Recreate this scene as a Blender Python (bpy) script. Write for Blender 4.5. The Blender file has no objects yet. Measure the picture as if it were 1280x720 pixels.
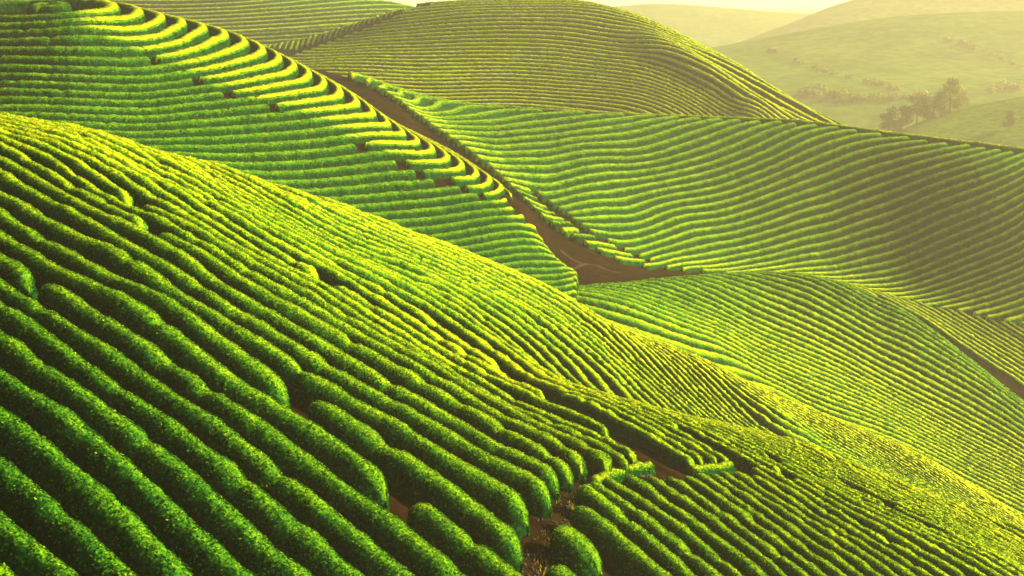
import bpy, math, random, time
import numpy as np
T0 = time.time()
rng = np.random.default_rng(7)
random.seed(7)
F, HOR, CAMZ = 2388.0, -12.0, 80.0      # survey camera: focal length in pixels, horizon line, height above the valley floor
R = math.radians
scene = bpy.context.scene
COL = scene.collection

# ------------------------------------------------------------------ interpolation helpers
def pchip(xk, yk, x):
    """monotone cubic through knots; xk (K,) ascending"""
    h = np.diff(xk); d = np.diff(yk) / h
    m = np.zeros_like(yk)
    for i in range(1, len(yk) - 1):
        if d[i-1] * d[i] > 0:
            w1, w2 = 2*h[i] + h[i-1], h[i] + 2*h[i-1]
            m[i] = (w1 + w2) / (w1 / d[i-1] + w2 / d[i])
    m[0], m[-1] = d[0], d[-1]
    k = np.clip(np.searchsorted(xk, x, side='right') - 1, 0, len(xk) - 2)
    t = (x - xk[k]) / h[k]
    lo, hi = t < 0, t > 1
    tc = np.clip(t, 0, 1)
    y = (yk[k]*(1+2*tc)*(1-tc)**2 + m[k]*h[k]*tc*(1-tc)**2 + yk[k+1]*tc*tc*(3-2*tc) + m[k+1]*h[k]*tc*tc*(tc-1))
    y = np.where(lo, yk[0] + m[0]*(x - xk[0]), y)
    return np.where(hi, yk[-1] + m[-1]*(x - xk[-1]), y)

def gauss1(a, s, axis):
    if s <= 0: return a
    r = int(math.ceil(3*s)); k = np.exp(-0.5*(np.arange(-r, r+1)/s)**2); k /= k.sum()
    a = np.moveaxis(a, axis, 0)
    p = np.concatenate([np.repeat(a[:1], r, 0), a, np.repeat(a[-1:], r, 0)])
    o = sum(k[i]*p[i:i+len(a)] for i in range(2*r+1))
    return np.moveaxis(o, 0, axis)

def hash3(i, j, k, seed):
    n = (i*374761393 + j*668265263 + k*2147483647 + seed*974634777) & 0xffffffff
    n = ((n ^ (n >> 13)) * 1274126177) & 0xffffffff
    return ((n ^ (n >> 16)) & 0xffff) / 32767.5 - 1.0

def vnoise(x, y, z, seed=0):
    xi, yi, zi = np.floor(x).astype(np.int64), np.floor(y).astype(np.int64), np.floor(z).astype(np.int64)
    fx, fy, fz = x-xi, y-yi, z-zi
    fx, fy, fz = fx*fx*(3-2*fx), fy*fy*(3-2*fy), fz*fz*(3-2*fz)
    o = 0
    for a in (0, 1):
        for b in (0, 1):
            for c in (0, 1):
                o = o + hash3(xi+a, yi+b, zi+c, seed)*(fx if a else 1-fx)*(fy if b else 1-fy)*(fz if c else 1-fz)
    return o

# ------------------------------------------------------------------ terrain sheets
PXG = np.arange(-300, 1581, 4.0)
class Sheet:
    """One hill as a height field over (bearing, distance); lines = contour of the land from near to far."""
    def __init__(s, name, lines, y0, y1, dy, blur=(3, 2), front=0.35, back=0.45, canopy=0.0, sink=lambda p: 0*p):
        s.name, s.y0, s.dy, s.canopy = name, y0, dy, canopy
        s.Y = np.arange(y0, y1 + dy, dy)
        ly, lp = [], []
        for L in lines:
            a = np.array(sorted(L), float)
            ly.append(pchip(a[:, 0], a[:, 2], PXG)); lp.append(pchip(a[:, 0], a[:, 1], PXG))
        ly, lp = np.array(ly), np.array(lp)
        s.Z = np.zeros((len(PXG), len(s.Y)))
        for i in range(len(PXG)):
            yk = ly[:, i].copy()
            for k in range(1, len(yk)): yk[k] = max(yk[k], yk[k-1] + 1.5)
            py = pchip(yk, lp[:, i], s.Y)
            z = CAMZ - (py - HOR)*s.Y/F
            za = CAMZ - (lp[0, i]-HOR)*yk[0]/F; zb = CAMZ - (lp[-1, i]-HOR)*yk[-1]/F
            z = np.where(s.Y < yk[0], za - front*(yk[0]-s.Y), z)
            z = np.where(s.Y > yk[-1], zb - back*(s.Y-yk[-1]), z)
            s.Z[i] = z
        s.Z = gauss1(gauss1(s.Z, blur[0], 0), blur[1], 1)
        s.Z -= sink(PXG)[:, None]
        s.PY = HOR + (CAMZ - s.Z)*F/s.Y[None, :]      # sight line to the hedge tops
        s.Z = s.Z - canopy                                # the soil below them
    def _s(s, A, px, Y):
        u = np.clip((px - PXG[0])/4.0, 0, len(PXG)-1.001); v = np.clip((Y - s.y0)/s.dy, 0, len(s.Y)-1.001)
        i, j = u.astype(int), v.astype(int); fu, fv = u-i, v-j
        return (A[i, j]*(1-fu)+A[i+1, j]*fu)*(1-fv) + (A[i, j+1]*(1-fu)+A[i+1, j+1]*fu)*fv
    def z(s, X, Y):
        return s._s(s.Z, 640 + F*X/Y, Y)
    def py(s, px, Y):
        return s._s(s.PY, px, Y)
    def hit(s, px, py, far=False):
        i = int(np.clip(round((px - PXG[0])/4.0), 0, len(PXG)-1))
        c = s.PY[i]
        down = np.where((c[:-1] > py) & (c[1:] <= py))[0]
        if len(down) == 0: return s.Y[int(np.argmin(c))]
        j = down[-1] if far else down[0]
        return s.Y[j] + s.dy*(c[j]-py)/(c[j]-c[j+1])
    def w(s, p):
        """(px, py[, 'far' or distance]) -> world x, y"""
        y = s.hit(p[0], p[1], False) if len(p) == 2 else (s.hit(p[0], p[1], True) if p[2] == 'far' else p[2])
        return ((p[0]-640)/F*y, y)

def L(*a): return list(a)
SA = Sheet('near', [
    L((-300,900,36),(0,900,40),(320,880,50),(640,880,58),(960,900,66),(1280,900,74),(1500,920,80)),
    L((-300,560,50),(0,500,58),(320,540,68),(640,600,78),(960,660,88),(1280,740,98),(1500,850,104)),
    L((-300,270,70),(0,300,78),(200,320,86),(320,352,93),(480,405,102),(640,466,110),(740,487,114),(800,499,117),(880,517,120),(960,536,123),(1060,573,124),(1175,620,122),(1280,670,120),(1500,790,120)),
    L((-300,190,84),(0,225,90),(200,268,100),(320,306,107),(480,365,117),(640,440,126),(740,486,132),(800,512,137),(880,545,142),(960,575,147),(1060,622,150),(1175,680,150),(1280,735,150),(1500,850,150)),
    L((-300,125,98),(-100,134,104),(0,146,108),(100,162,113),(160,180,118),(240,202,126),(320,229,135),(440,265,148),(525,297,156),(640,343,167),(690,366,171),(800,417,180),(880,447,186),(960,487,190),(1060,527,194),(1120,550,196),(1210,600,196),(1280,645,194),(1500,760,190)),
    L((-300,230,122),(0,250,132),(160,290,142),(320,340,160),(640,440,195),(880,540,214),(1120,640,222),(1280,730,220),(1500,850,216)),
    ], 34, 240, 1.0, blur=(3, 1.6), back=0.35, canopy=0.8)
SB = Sheet('terrace', [
    L((-300,240,160),(0,230,165),(200,240,168),(400,300,172),(600,370,176),(700,400,182),(760,420,188),(1500,700,190)),
    L((-300,160,175),(0,160,178),(200,190,182),(400,270,184),(600,335,190),(650,340,193),(720,342,202),(780,345,206),(860,380,210),(1500,640,215)),
    L((-300,60,200),(-100,45,204),(0,34,208),(100,26,210),(200,52,211),(300,78,213),(400,118,214),(500,172,212),(600,235,208),(650,275,206),(720,336,206.5),(780,352,210),(860,400,214),(1500,650,220)),
    L((-300,20,216),(-100,16,222),(0,9,226),(70,6,228),(120,5,229),(200,18,230),(300,45,231),(400,90,231),(440,112,230),(490,148,227),(560,182,222),(600,208,218),(640,238,214),(720,352,211),(780,365,214),(860,420,218),(1500,660,224)),
    L((-300,140,250),(0,140,262),(200,150,262),(400,225,258),(600,330,240),(720,450,228),(860,520,230),(1500,760,240)),
    ], 150, 300, 1.0, blur=(3, 1.5), back=0.5, canopy=0.65, sink=lambda p: np.clip(p-720, 0, None)*0.25)
SD = Sheet('slope', [
    L((-300,300,262),(380,160,275),(440,150,272),(500,180,262),(600,262,236),(650,300,222),(700,400,195),(760,420,192),(880,440,200),(1000,460,220),(1100,480,230),(1200,540,230),(1280,600,228),(1500,720,226)),
    L((-300,250,280),(380,118,295),(440,122,288),(500,150,276),(560,200,258),(600,228,246),(650,268,234),(700,352,212),(760,354,214),(820,352,220),(880,350,232),(940,350,246),(1000,353,256),(1050,364,258),(1100,386,256),(1150,412,252),(1200,452,248),(1240,480,246),(1280,508,244),(1500,650,240)),
    L((-300,200,310),(380,80,325),(437,94,318),(486,114,305),(531,150,290),(587,187,272),(625,217,262),(655,240,254),(687,276,247),(711,291,243),(738,304,241),(768,318,242),(792,329,244),(849,335,252),(910,341,261),(1000,344,270),(1050,352,273),(1100,365,273),(1180,385,270),(1280,403,267),(1500,450,262)),
    L((-300,160,330),(380,84,340),(437,93,336),(480,108,334),(520,121,333),(560,130,331),(600,135,330),(700,142,326),(800,147,322),(880,150,319),(1000,155,315),(1100,168,312),(1200,180,309),(1280,190,307),(1500,222,302)),
    L((-300,230,380),(380,150,392),(480,180,388),(700,215,380),(1000,240,365),(1280,290,355),(1500,330,350)),
    ], 185, 430, 1.0, blur=(3, 2), back=0.4, canopy=0.6)
SV = Sheet('hollow', [
    L((-300,700,175),(600,470,178),(700,470,180),(880,560,186),(1100,690,186),(1280,780,180),(1500,900,178)),
    L((-300,600,184),(600,410,186),(700,400,188),(760,410,190),(880,452,196),(960,492,200),(1100,552,202),(1200,612,200),(1280,665,196),(1500,780,192)),
    L((-300,560,190),(600,380,194),(700,372,196),(760,372,201),(880,392,214),(960,420,219),(1100,478,221),(1200,534,218),(1280,582,214),(1500,700,208)),
    L((-300,540,196),(600,372,200),(640,367,201),(690,363,204),(760,358,212),(820,353,222),(880,347.5,236),(940,344,248),(1000,346,252),(1050,356,252),(1100,376,250),(1130,390,247),(1170,417,244),(1220,455,240),(1280,502,236),(1500,640,230)),
    L((-300,600,215),(640,430,222),(880,430,256),(1000,430,274),(1100,460,274),(1280,580,262),(1500,720,256)),
    ], 165, 300, 1.0, blur=(2, 1.5), back=0.6, canopy=0.8, sink=lambda p: np.clip(660-p, 0, None)*0.2)
SE = Sheet('dome', [
    L((-300,320,355),(300,230,365),(700,230,362),(1050,250,360),(1150,280,355),(1500,360,350)),
    L((-300,260,375),(300,130,388),(400,120,386),(550,135,382),(700,146,380),(850,154,376),(950,158,376),(1050,172,378),(1150,220,376),(1500,330,370)),
    L((-300,180,440),(300,88,450),(370,74,450),(480,60,440),(600,58,430),(700,58,424),(800,64,412),(860,82,402),(900,100,396),(950,128,390),(1000,148,386),(1050,166,386),(1150,215,386),(1500,325,380)),
    L((-300,110,500),(250,70,505),(300,60,505),(330,53,503),(370,47,500),(420,33,494),(470,16,487),(510,7,481),(580,1,474),(640,-1,470),(700,-1,466),(740,4,460),(800,20,450),(850,43,440),(900,68,430),(950,98,421),(1000,130,412),(1045,152,406),(1100,180,402),(1160,230,400),(1500,330,395)),
    L((-300,180,560),(300,120,565),(500,70,560),(700,60,545),(900,130,500),(1050,220,470),(1160,290,460),(1500,360,450)),
    ], 345, 620, 1.6, blur=(3, 2), back=0.4, canopy=0.9)
_yl = np.array([SE.hit(a, b) for a, b in ((800, 42), (850, 76), (900, 106), (945, 134))])
_pl = np.interp(SE.Y, _yl[::-1], [945, 900, 850, 800])
_b = 2.0*np.exp(-0.5*((PXG[:, None]-_pl[None, :])/22.0)**2)*np.clip((440-SE.Y)/35, 0, 1)[None, :]
SE.Z += _b; SE.PY = HOR + (CAMZ - SE.Z - SE.canopy)*F/SE.Y[None, :]
SF = Sheet('far slope', [
    L((-300,160,520),(560,160,520),(800,170,520),(1500,260,520)),
    L((-300,90,560),(0,80,560),(300,72,565),(500,60,570),(620,80,570),(800,120,560),(1500,230,560)),
    L((-300,-25,710),(100,-22,710),(300,-17,700),(430,-6,690),(515,8,680),(560,22,672),(620,50,660),(800,110,640),(1500,220,600)),
    L((-300,60,800),(500,70,780),(800,140,760),(1500,260,760)),
    ], 500, 860, 4.0, blur=(3, 1.5), back=0.3, canopy=1.0)

# ------------------------------------------------------------------ row direction fields (thin-plate fit, in world metres)
class Field:
    def __init__(s, sheet, pts, lam=2e-3):
        P, V = [], []
        for p in pts:
            P.append(sheet.w(p[:-1])); V.append(p[-1])
        P = np.array(P)/100.0; V = np.array(V, float)
        n = len(P); K = s._k(P, P) + lam*np.eye(n)
        A = np.zeros((n+3, n+3)); A[:n, :n] = K; A[:n, n] = 1; A[:n, n+1:] = P; A[n, :n] = 1; A[n+1:, :n] = P.T
        s.c = np.linalg.solve(A, np.concatenate([V, [0, 0, 0]])); s.P = P
    def _k(s, a, b):
        r2 = ((a[:, None, :]-b[None, :, :])**2).sum(-1)
        return np.where(r2 > 0, 0.5*r2*np.log(np.maximum(r2, 1e-12)), 0)
    def __call__(s, X, Y):
        sh = np.shape(X); q = np.stack([np.ravel(X), np.ravel(Y)], -1)/100.0
        out = np.zeros(len(q))
        for a in range(0, len(q), 20000):
            b = q[a:a+20000]
            out[a:a+20000] = s._k(b, s.P) @ s.c[:-3] + s.c[-3] + b @ s.c[-2:]
        return out.reshape(sh)
    def spacing(s, X, Y):
        e = 0.25
        gx = (s(X+e, Y)-s(X-e, Y))/(2*e); gy = (s(X, Y+e)-s(X, Y-e))/(2*e)
        return 1/np.maximum(np.hypot(gx, gy), 1e-3)

def trace(v, *pts): return [(*p, v) for p in pts]
ptsA = []
for y, v in zip([163,176,187,205,228,250,275,300,328,362,393,433,483,537,600,665,725], range(17)): ptsA.append((0, y, v))
ptsA += trace(-3, (167,213),(313,303),(410,362),(509,420),(636,488),(709,523),(793,557),(818,570))
ptsA += trace(0, (200,278),(426,402),(600,500),(760,578),(790,605),(950,720))
ptsA += trace(2, (192,297),(309,368),(426,433),(570,518),(709,593),(737,605),(892,720))
ptsA += trace(3, (426,457),(699,613),(722,612),(860,720))
ptsA += trace(4, (213,345),(320,413),(425,482),(503,523),(600,580),(687,637),(711,632),(825,720))
ptsA += trace(5, (172,350),(426,506),(670,662),(693,652),(780,722))
ptsA += trace(6, (120,345),(255,425),(378,508),(483,570),(580,636),(655,700))
ptsA += trace(8, (150,430),(300,533),(450,640),(560,725))
ptsA += trace(10, (150,500),(300,615),(430,715))
ptsA += trace(12, (120,575),(270,705))
ptsA += trace(14, (90,672))
ptsA += trace(1, (733,587),(760,603),(925,720)) + trace(-2, (795,569),(835,597),(1000,712)) + trace(-4, (880,592),(1045,712))
ptsA += trace(-6, (905,590),(1090,714),(888,576))
ptsA += trace(-8, (480,337),(560,386),(640,441),(700,474),(740,490),(800,513),(860,543),(921,577),(1000,628),(1130,714))
ptsA += trace(-10, (916,560),(1180,720)) + trace(-13, (980,574),(1225,712)) + trace(-17, (1080,609),(1280,705))
ptsA += [(0,147.5,-4),(100,163,-6.2),(167,183,-8.5),(320,230,-14),(400,262,-15.8),(480,283,-18),(620,337,-20.5),(700,371,-22)] + trace(-8, (400,302)) + trace(-12, (480,308),(400,283))
ptsA += [(800,418,-27.5),(880,448,'far',-33),(960,488,'far',-38),(1060,529,'far',-43),(1280,647,'far',-52)]
ptsA += trace(-17.5, (709,400),(770,449),(825,496,'far')) + trace(-13.6, (560,340),(666,400),(715,442),(765,483))
ptsA += trace(-24, (830,446,'far'),(884,505,'far')) + trace(-30, (925,500,'far'),(962,538,'far'))
ptsA += [(960,537,-21),(1060,574,-24),(1175,621,-27),(1280,672,-30), (880,518,-15.5),(1060,557,'far',-34),(1175,612,'far',-39)]
fA = Field(SA, ptsA)

ptsB = []
apex = [(137,17),(165,24),(189,32),(214,37),(237,47),(261,52),(291,67),(320,71),(341,81),(362,86),(382,96),(402,103),(422,114),(442,126),(459,131),(481,143),(498,152),(515,161),(537,175),(556,189),(574,200),(592,211),(615,225),(639,236)]
for k, (ax, ay) in enumerate(apex, 1):
    ptsB.append((ax, ay, k))
    if k % 2 == 0:
        sx = ax-22
        i = int(round((sx-PXG[0])/4)); j = int(np.argmin(SB.PY[i])); yr = SB.Y[j]
        ptsB.append((sx, 0, yr, k)); ptsB.append((sx-60, 0, yr+5, k+1.2)) 
        ptsB.append((sx-30, 0, yr+12, k+5.5))
for k in range(1, 22, 2): ptsB.append((0, 26+10*(k-1), k)) 
for k in range(1, 14, 3): ptsB.append((-200, 34+10*(k-1), k))
ptsB += trace(12, (292,122),(225,129),(150,135)) + trace(6, (195,72),(150,77),(90,79)) + trace(2, (110,31),(60,35)) + trace(18, (410,186),(340,190),(240,192),(465,176))
ptsB += trace(24, (560,246),(480,253),(420,258)) + trace(9, (270,98),(210,104),(120,107)) + trace(15, (345,155),(250,163),(150,166)) + trace(21, (500,216),(420,224),(340,226))
for k, p in enumerate([(604,240),(630,251),(639,259),(652,267),(665,277),(673,285),(685,293),(693,302),(700,311),(704,314),(712,322),(717,332)], 24): ptsB.append((*p, k))
ptsB += trace(27, (560,279),(470,286)) + trace(31, (620,310),(570,318)) + [(-40,9,228,2.5),(40,7,229,1.2),(90,14,0)]
fB = Field(SB, ptsB, lam=4e-3)

ptsD = trace(0, (660,247),(760,243),(860,222),(960,190),(1030,163)) + trace(12, (860,333),(960,321),(1060,295),(1160,258),(1280,213)) \
  + trace(20, (1100,362),(1180,345),(1280,305)) + trace(26, (1205,385),(1280,362)) + [(1280,399,29.5),(1280,192,9.8),(1160,177,3.5),(1060,165,0.8)] \
  + [(600,192,-6),(600,163,-10),(600,137,-13),(520,144,-12),(520,124,-15),(460,108,-18),(760,146,-10.4),(700,152,-10.2),(860,151,-7.4)] \
  + [(687,274,3.5),(738,303,6.5),(792,328,9.5),(920,340,14),(1000,342,16),(1400,190,18),(1400,300,29),(760,290,4.6),(860,280,6.3),(960,262,6.6),(700,200,-5),(800,190,-5)]
fD = Field(SD, ptsD, lam=4e-3)
ptsH = []
for px in (1040, 1120, 1200, 1280, 1360, 1440):
    for dy in (0, 20, 45, 70):
        y = float(np.interp(px, [1000,1100,1180,1280,1500], [348,368,388,406,452])) + dy
        if y < float(np.interp(px, [1000,1050,1100,1150,1200,1240,1280,1500], [350,362,384,410,450,478,506,646])):
            ptsH.append((px, y, (y - 0.62*(px-1040))/6.0))
fH = Field(SD, ptsH, lam=1e-2)
ptsV = trace(0, (852,358),(960,407),(1100,470),(1280,562)) + [(960,346,-8),(1100,380,-11.5),(1190,433,-10.5),(1280,507,-8),(760,360,4),(960,480,13.5),(880,438,10.5),(760,396,10),(700,366,7.5),
  (1100,540,13.5),(1280,650,16),(1190,590,14.5),(1030,436,0.6),(1030,350,-11),(820,357,1.2),(1030,500,10),(1400,720,17),(1400,600,-7)]
fV = Field(SV, ptsV, lam=4e-3)
ptsE = trace(0, (480,24),(600,12),(700,11),(780,22),(850,48)) + trace(10, (380,66),(460,64),(550,62),(700,63),(800,73),(870,98),(930,130)) + trace(20, (420,106),(550,110),(700,111),(800,119),(860,142)) \
  + trace(5, (420,44),(600,36),(700,36),(800,46),(880,75),(960,118),(1000,142)) + [(640,3,-3),(900,70,2.2),(950,100,3.2),(1000,132,4.2),(640,140,27),(440,118,23)]
fE = Field(SE, ptsE, lam=4e-3)
ptsF = []
for px in (-100, 100, 300, 480):
    for py in (0, 15, 30, 45, 60): ptsF.append((px, py, py/5.0 + 0.004*px + 0.00003*(px-250)**2))
fF = Field(SF, ptsF, lam=1e-2)
print('fields', round(time.time()-T0, 1))

# ------------------------------------------------------------------ visibility (where the photograph could see the land)
SHEETS = [SA, SB, SV, SD, SE, SF]
def run_min(sheet, lift=0.9):
    """for every bearing and distance, the lowest sight line left open by nearer land of this sheet"""
    return np.minimum.accumulate(HOR + (CAMZ - sheet.Z)*F/sheet.Y[None, :], axis=1)
for s_ in SHEETS: s_.rm = run_min(s_)
def open_py(sheet, px, Y):
    o = np.full(np.shape(px), 2000.0)
    for t in SHEETS:
        if t.y0 > Y.max(): continue
        yy = Y - (1.0 if t is sheet else 0.0)
        v = t._s(t.rm, px, np.clip(yy, t.y0, t.Y[-1])); v = np.where(yy < t.y0, 2000, v)
        o = np.minimum(o, v)
    return o
def visible(sheet, X, Y, lift=1.0):
    px = 640 + F*X/Y
    py = HOR + (CAMZ - sheet.z(X, Y) - lift)*F/Y
    return (py < open_py(sheet, px, Y)+1.0) & (px > -190) & (px < 1440) & (py < 860) & (py > -60)

# ------------------------------------------------------------------ level lines of a field = hedge rows
def contours(sheet, field, px0, px1, pstep, y0, y1, ystep):
    px = np.arange(px0, px1, pstep); Y = np.arange(y0, y1, ystep)
    PXm, Ym = np.meshgrid(px, Y, indexing='ij'); X = (PXm-640)/F*Ym
    V = field(X, Ym)
    out = []
    for lev in range(int(math.floor(V.min())), int(math.ceil(V.max()))+1):
        S = V > lev
        hx = S[:-1, :] != S[1:, :]; vy = S[:, :-1] != S[:, 1:]
        pts = {}
        ii, jj = np.where(hx)
        t = (lev - V[ii, jj])/(V[ii+1, jj]-V[ii, jj])
        for i, j, q in zip(ii.tolist(), jj.tolist(), t.tolist()): pts[(0, i, j)] = (px[i]+q*pstep, Y[j])
        ii, jj = np.where(vy)
        t = (lev - V[ii, jj])/(V[ii, jj+1]-V[ii, jj])
        for i, j, q in zip(ii.tolist(), jj.tolist(), t.tolist()): pts[(1, i, j)] = (px[i], Y[j]+q*ystep)
        if not pts: continue
        nb = {k: [] for k in pts}
        cells = set()
        for (k, i, j) in pts:
            if k == 0: cells.add((i, j)); cells.add((i, j-1))
            else: cells.add((i, j)); cells.add((i-1, j))
        for (i, j) in cells:
            e = [q for q in ((0, i, j), (1, i+1, j), (0, i, j+1), (1, i, j)) if q in pts]
            if len(e) == 2: nb[e[0]].append(e[1]); nb[e[1]].append(e[0])
            elif len(e) == 4:
                nb[e[0]].append(e[1]); nb[e[1]].append(e[0]); nb[e[2]].append(e[3]); nb[e[3]].append(e[2])
        seen = set()
        starts = [k for k in nb if len(nb[k]) == 1] + [k for k in nb if len(nb[k]) != 1]
        for st in starts:
            if st in seen: continue
            line, cur, prev = [st], st, None
            seen.add(st)
            while True:
                nx = [q for q in nb[cur] if q not in seen]
                if not nx: break
                prev, cur = cur, nx[0]; seen.add(cur); line.append(cur)
            if len(line) < 4: continue
            a = np.array([pts[q] for q in line]); 
            xy = np.stack([(a[:, 0]-640)/F*a[:, 1], a[:, 1]], -1)
            out.append((lev, xy))
    return out

def resample(xy, step):
    d = np.r_[0, np.cumsum(np.hypot(*np.diff(xy, axis=0).T))]
    keep = np.r_[True, np.diff(d) > 1e-6]; d, xy = d[keep], xy[keep]
    if d[-1] < step*2: return None
    n = max(3, int(round(d[-1]/step))+1); s = np.linspace(0, d[-1], n)
    q = np.stack([np.interp(s, d, xy[:, 0]), np.interp(s, d, xy[:, 1])], -1)
    return q

def split_runs(mask):
    runs, st = [], None
    for i, m in enumerate(mask):
        if m and st is None: st = i
        if not m and st is not None: runs.append((st, i)); st = None
    if st is not None: runs.append((st, len(mask)))
    return runs

def dist_poly(x, y, poly):
    best = np.full(len(x), 1e9)
    for (ax, ay), (bx, by) in zip(poly[:-1], poly[1:]):
        dx, dy = bx-ax, by-ay; l2 = dx*dx+dy*dy+1e-9
        t = np.clip(((x-ax)*dx+(y-ay)*dy)/l2, 0, 1)
        best = np.minimum(best, np.hypot(x-ax-t*dx, y-ay-t*dy))
    return best

ROWS = []     # dicts: hill, level, xy (1 m steps)
def rows_for(hill, sheet, field, grid, keep, discs=(), paths=(), behind=9.0, rand_gap=0.0, minlen=2.2, mat=0, gapw=0.3):
    if hill == 'near': minlen = 1.5
    wd = [(*sheet.w((a, b)), r) for a, b, r in discs if r > 0.65]
    dents = [sheet.w((a, b)) for a, b, r in discs if r <= 0.65]
    wp = [([sheet.w(p) for p in poly], r) for poly, r in paths]
    for lev, xy in contours(sheet, field, *grid):
        st = 0.5 if hill in ('near', 'terrace') else 1.0
        q = resample(xy, st)
        if q is None: continue
        if hill != 'terrace': 
            q[1:-1] = 0.25*q[:-2]+0.5*q[1:-1]+0.25*q[2:]
        x, y = q[:, 0], q[:, 1]
        vis = visible(sheet, x, y)
        if not vis.any(): continue
        n = int(behind/st)
        k = np.convolve(vis.astype(float), np.ones(2*n+1), 'full')[n:n+len(vis)] > 0.5
        px = 640+F*x/y; py = sheet.py(px, y)
        m = k & keep(px, py, y, lev) 
        for a, b, r in wd: m &= np.hypot(x-a, y-b) > (r*0.21 if hill == 'near' else r*0.36)
        for poly, r in wp: m &= dist_poly(x, y, poly) > r
        if rand_gap > 0:
            rr = np.random.default_rng(int(lev*7+1000+len(q)))
            pos = 0
            while True:
                pos += rr.exponential(rand_gap/st)+8
                if pos >= len(q): break
                m[int(pos)] = False
                if rr.random() < gapw: m[min(int(pos)+1, len(q)-1)] = False
        for a, b in split_runs(m):
            if b-a < minlen/st+1: continue
            v = vis[a:b]
            if not v.any(): continue
            yy = y[a:b]
            pxs, pys = px[a:b], py[a:b]
            score = float((v*(pxs > -3)*(pxs < 1283)*(pys < 722)/yy**2).sum())
            ROWS.append(dict(hill=hill, sheet=sheet, field=field, lev=lev, xy=q[a:b].copy(), score=score, vis=v, part=a, dents=dents))

ALL = lambda px, py, y, lev: np.ones(len(px), bool)
gapsA = [(7,252,1.1),(192,297,1.0),(176,352,1.1),(255,424,1.3),(101,420,1.2),(88,376,.7),(56,306,.5),(172,261,.8),(56,360,.6),(426,483,1.0),(378,509,1.1),(410,361,1.0),(498,629,1.3),
   (485,572,.6),(240,300,.5),(180,245,.6),(143,216,.7),(158,212,.7),(208,224,.8),(230,430,.4),(88,213,.5),(50,359,.7),(745,497,.7),(640,440,.5),(572,520,.5),(560,490,.5),(600,430,.6),(330,397,.5),(700,545,.5),
   (965,566,1.0),(985,590,1.1),(1010,588,.9),(1040,600,1.2),(1045,606,1.2),(1075,622,1.2),(930,550,.9),(870,528,.8),(1015,572,.7),(905,640,.5),(932,628,.6),(953,656,.5),(340,322,.5),(515,318,.8),(520,345,.7),
   (300,400,.4),(370,345,.5),(690,690,.4)]
pathsA = [([(648,733),(661,704),(672,680),(686,649),(703,620),(718,599),(760,587),(830,580),(905,577),(926,578)], 0.24),
          ([(726,596),(760,590),(830,581),(926,579)], 0.5), ([(826,588),(812,566),(790,552)], 0.9), ([(640,474),(700,500),(760,528),(800,552),(830,583)], 0.9),
          ([(865,536),(900,556),(925,572),(930,583)], 0.6), ([(1062,598),(1110,624),(1180,664),(1275,716)], 0.5), ([(772,716),(800,738),(840,782)], 0.6)]
rows_for('near', SA, fA, (-230, 1480, 7, 40, 205, 0.6), lambda px, py, y, lev: (y < 203), discs=gapsA, paths=pathsA)
gapsB = [(86,37,1.2),(135,56,1.1),(156,67,1.1),(193,75,1.2),(247,101,1.0),(283,114,1.5),(337,129,1.4),(379,145,1.5),(437,178,1.2),(450,182,1.0),(501,202,1.1),(524,215,1.2),(565,226,1.3),(575,232,1.0),(604,244,1.2),(545,222,.9)]
rows_for('terrace', SB, fB, (-230, 760, 5, 176, 252, 0.6), lambda px, py, y, lev: (lev >= 0) & (px < np.interp(py, [225,236,245,251,267,285,302,314,332,345], [622,642,634,632,654,675,694,705,718,722])) & ((px > np.interp(y, [200,215,228], [-100,-100,80])) | (lev >= 1)), discs=gapsB, behind=6, minlen=3.2)
SD.crest_rng = (295, 345); SE.crest_rng = (395, 520)
def crestY(sheet, px):
    i = np.clip(np.round((px-PXG[0])/4).astype(int), 0, len(PXG)-1); a, b = np.searchsorted(sheet.Y, sheet.crest_rng[0]), np.searchsorted(sheet.Y, sheet.crest_rng[1])
    return sheet.Y[a+np.argmin(sheet.PY[i, a:b], axis=1)]
def keepD(px, py, y, lev):
    foot = np.interp(px, [437,486,531,587,625,655,687,711,738,768,792,849,910,1000,1050,1100,1180,1280,1500], [97,119,156,194,224,249,281,295,308,321,330,335,341,345,354,367,388,406,452])
    return (py < foot) & (px > 437) & (y > 236) & (y < crestY(SD, px)-3.0)
rows_for('slope', SD, fD, (400, 1500, 7, 236, 340, 0.8), keepD, paths=[([(672,246),(690,262),(735,292),(790,316),(815,326)], 0.8)])
def keepH(px, py, y, lev):
    foot = np.interp(px, [1000,1050,1100,1180,1280,1500], [347,355,367,387,405,452]); brown = np.interp(px, [1000,1050,1100,1150,1200,1240,1280,1500], [345,357,374,399,432,460,488,620])
    return (py > foot-3) & (py < brown) & (y > 244) & (px > 1010)
rows_for('shoulder', SD, fH, (1000, 1500, 6, 240, 285, 0.8), keepH)
rows_for('hollow', SV, fV, (640, 1500, 6, 178, 262, 0.7), lambda px, py, y, lev: (y < 253) & (y > 181))
rows_for('dome', SE, fE, (340, 1080, 7, 376, 520, 1.5), lambda px, py, y, lev: (py > np.interp(px, [340,370,440,520,1100], [80,69,41,10,-99])) & (y < crestY(SE, px)-2) & (py < 175))
rows_for('far slope', SF, fF, (-200, 560, 12, 560, 705, 3.0), lambda px, py, y, lev: (lev > -6) & (lev % 1 == 0))

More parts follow.
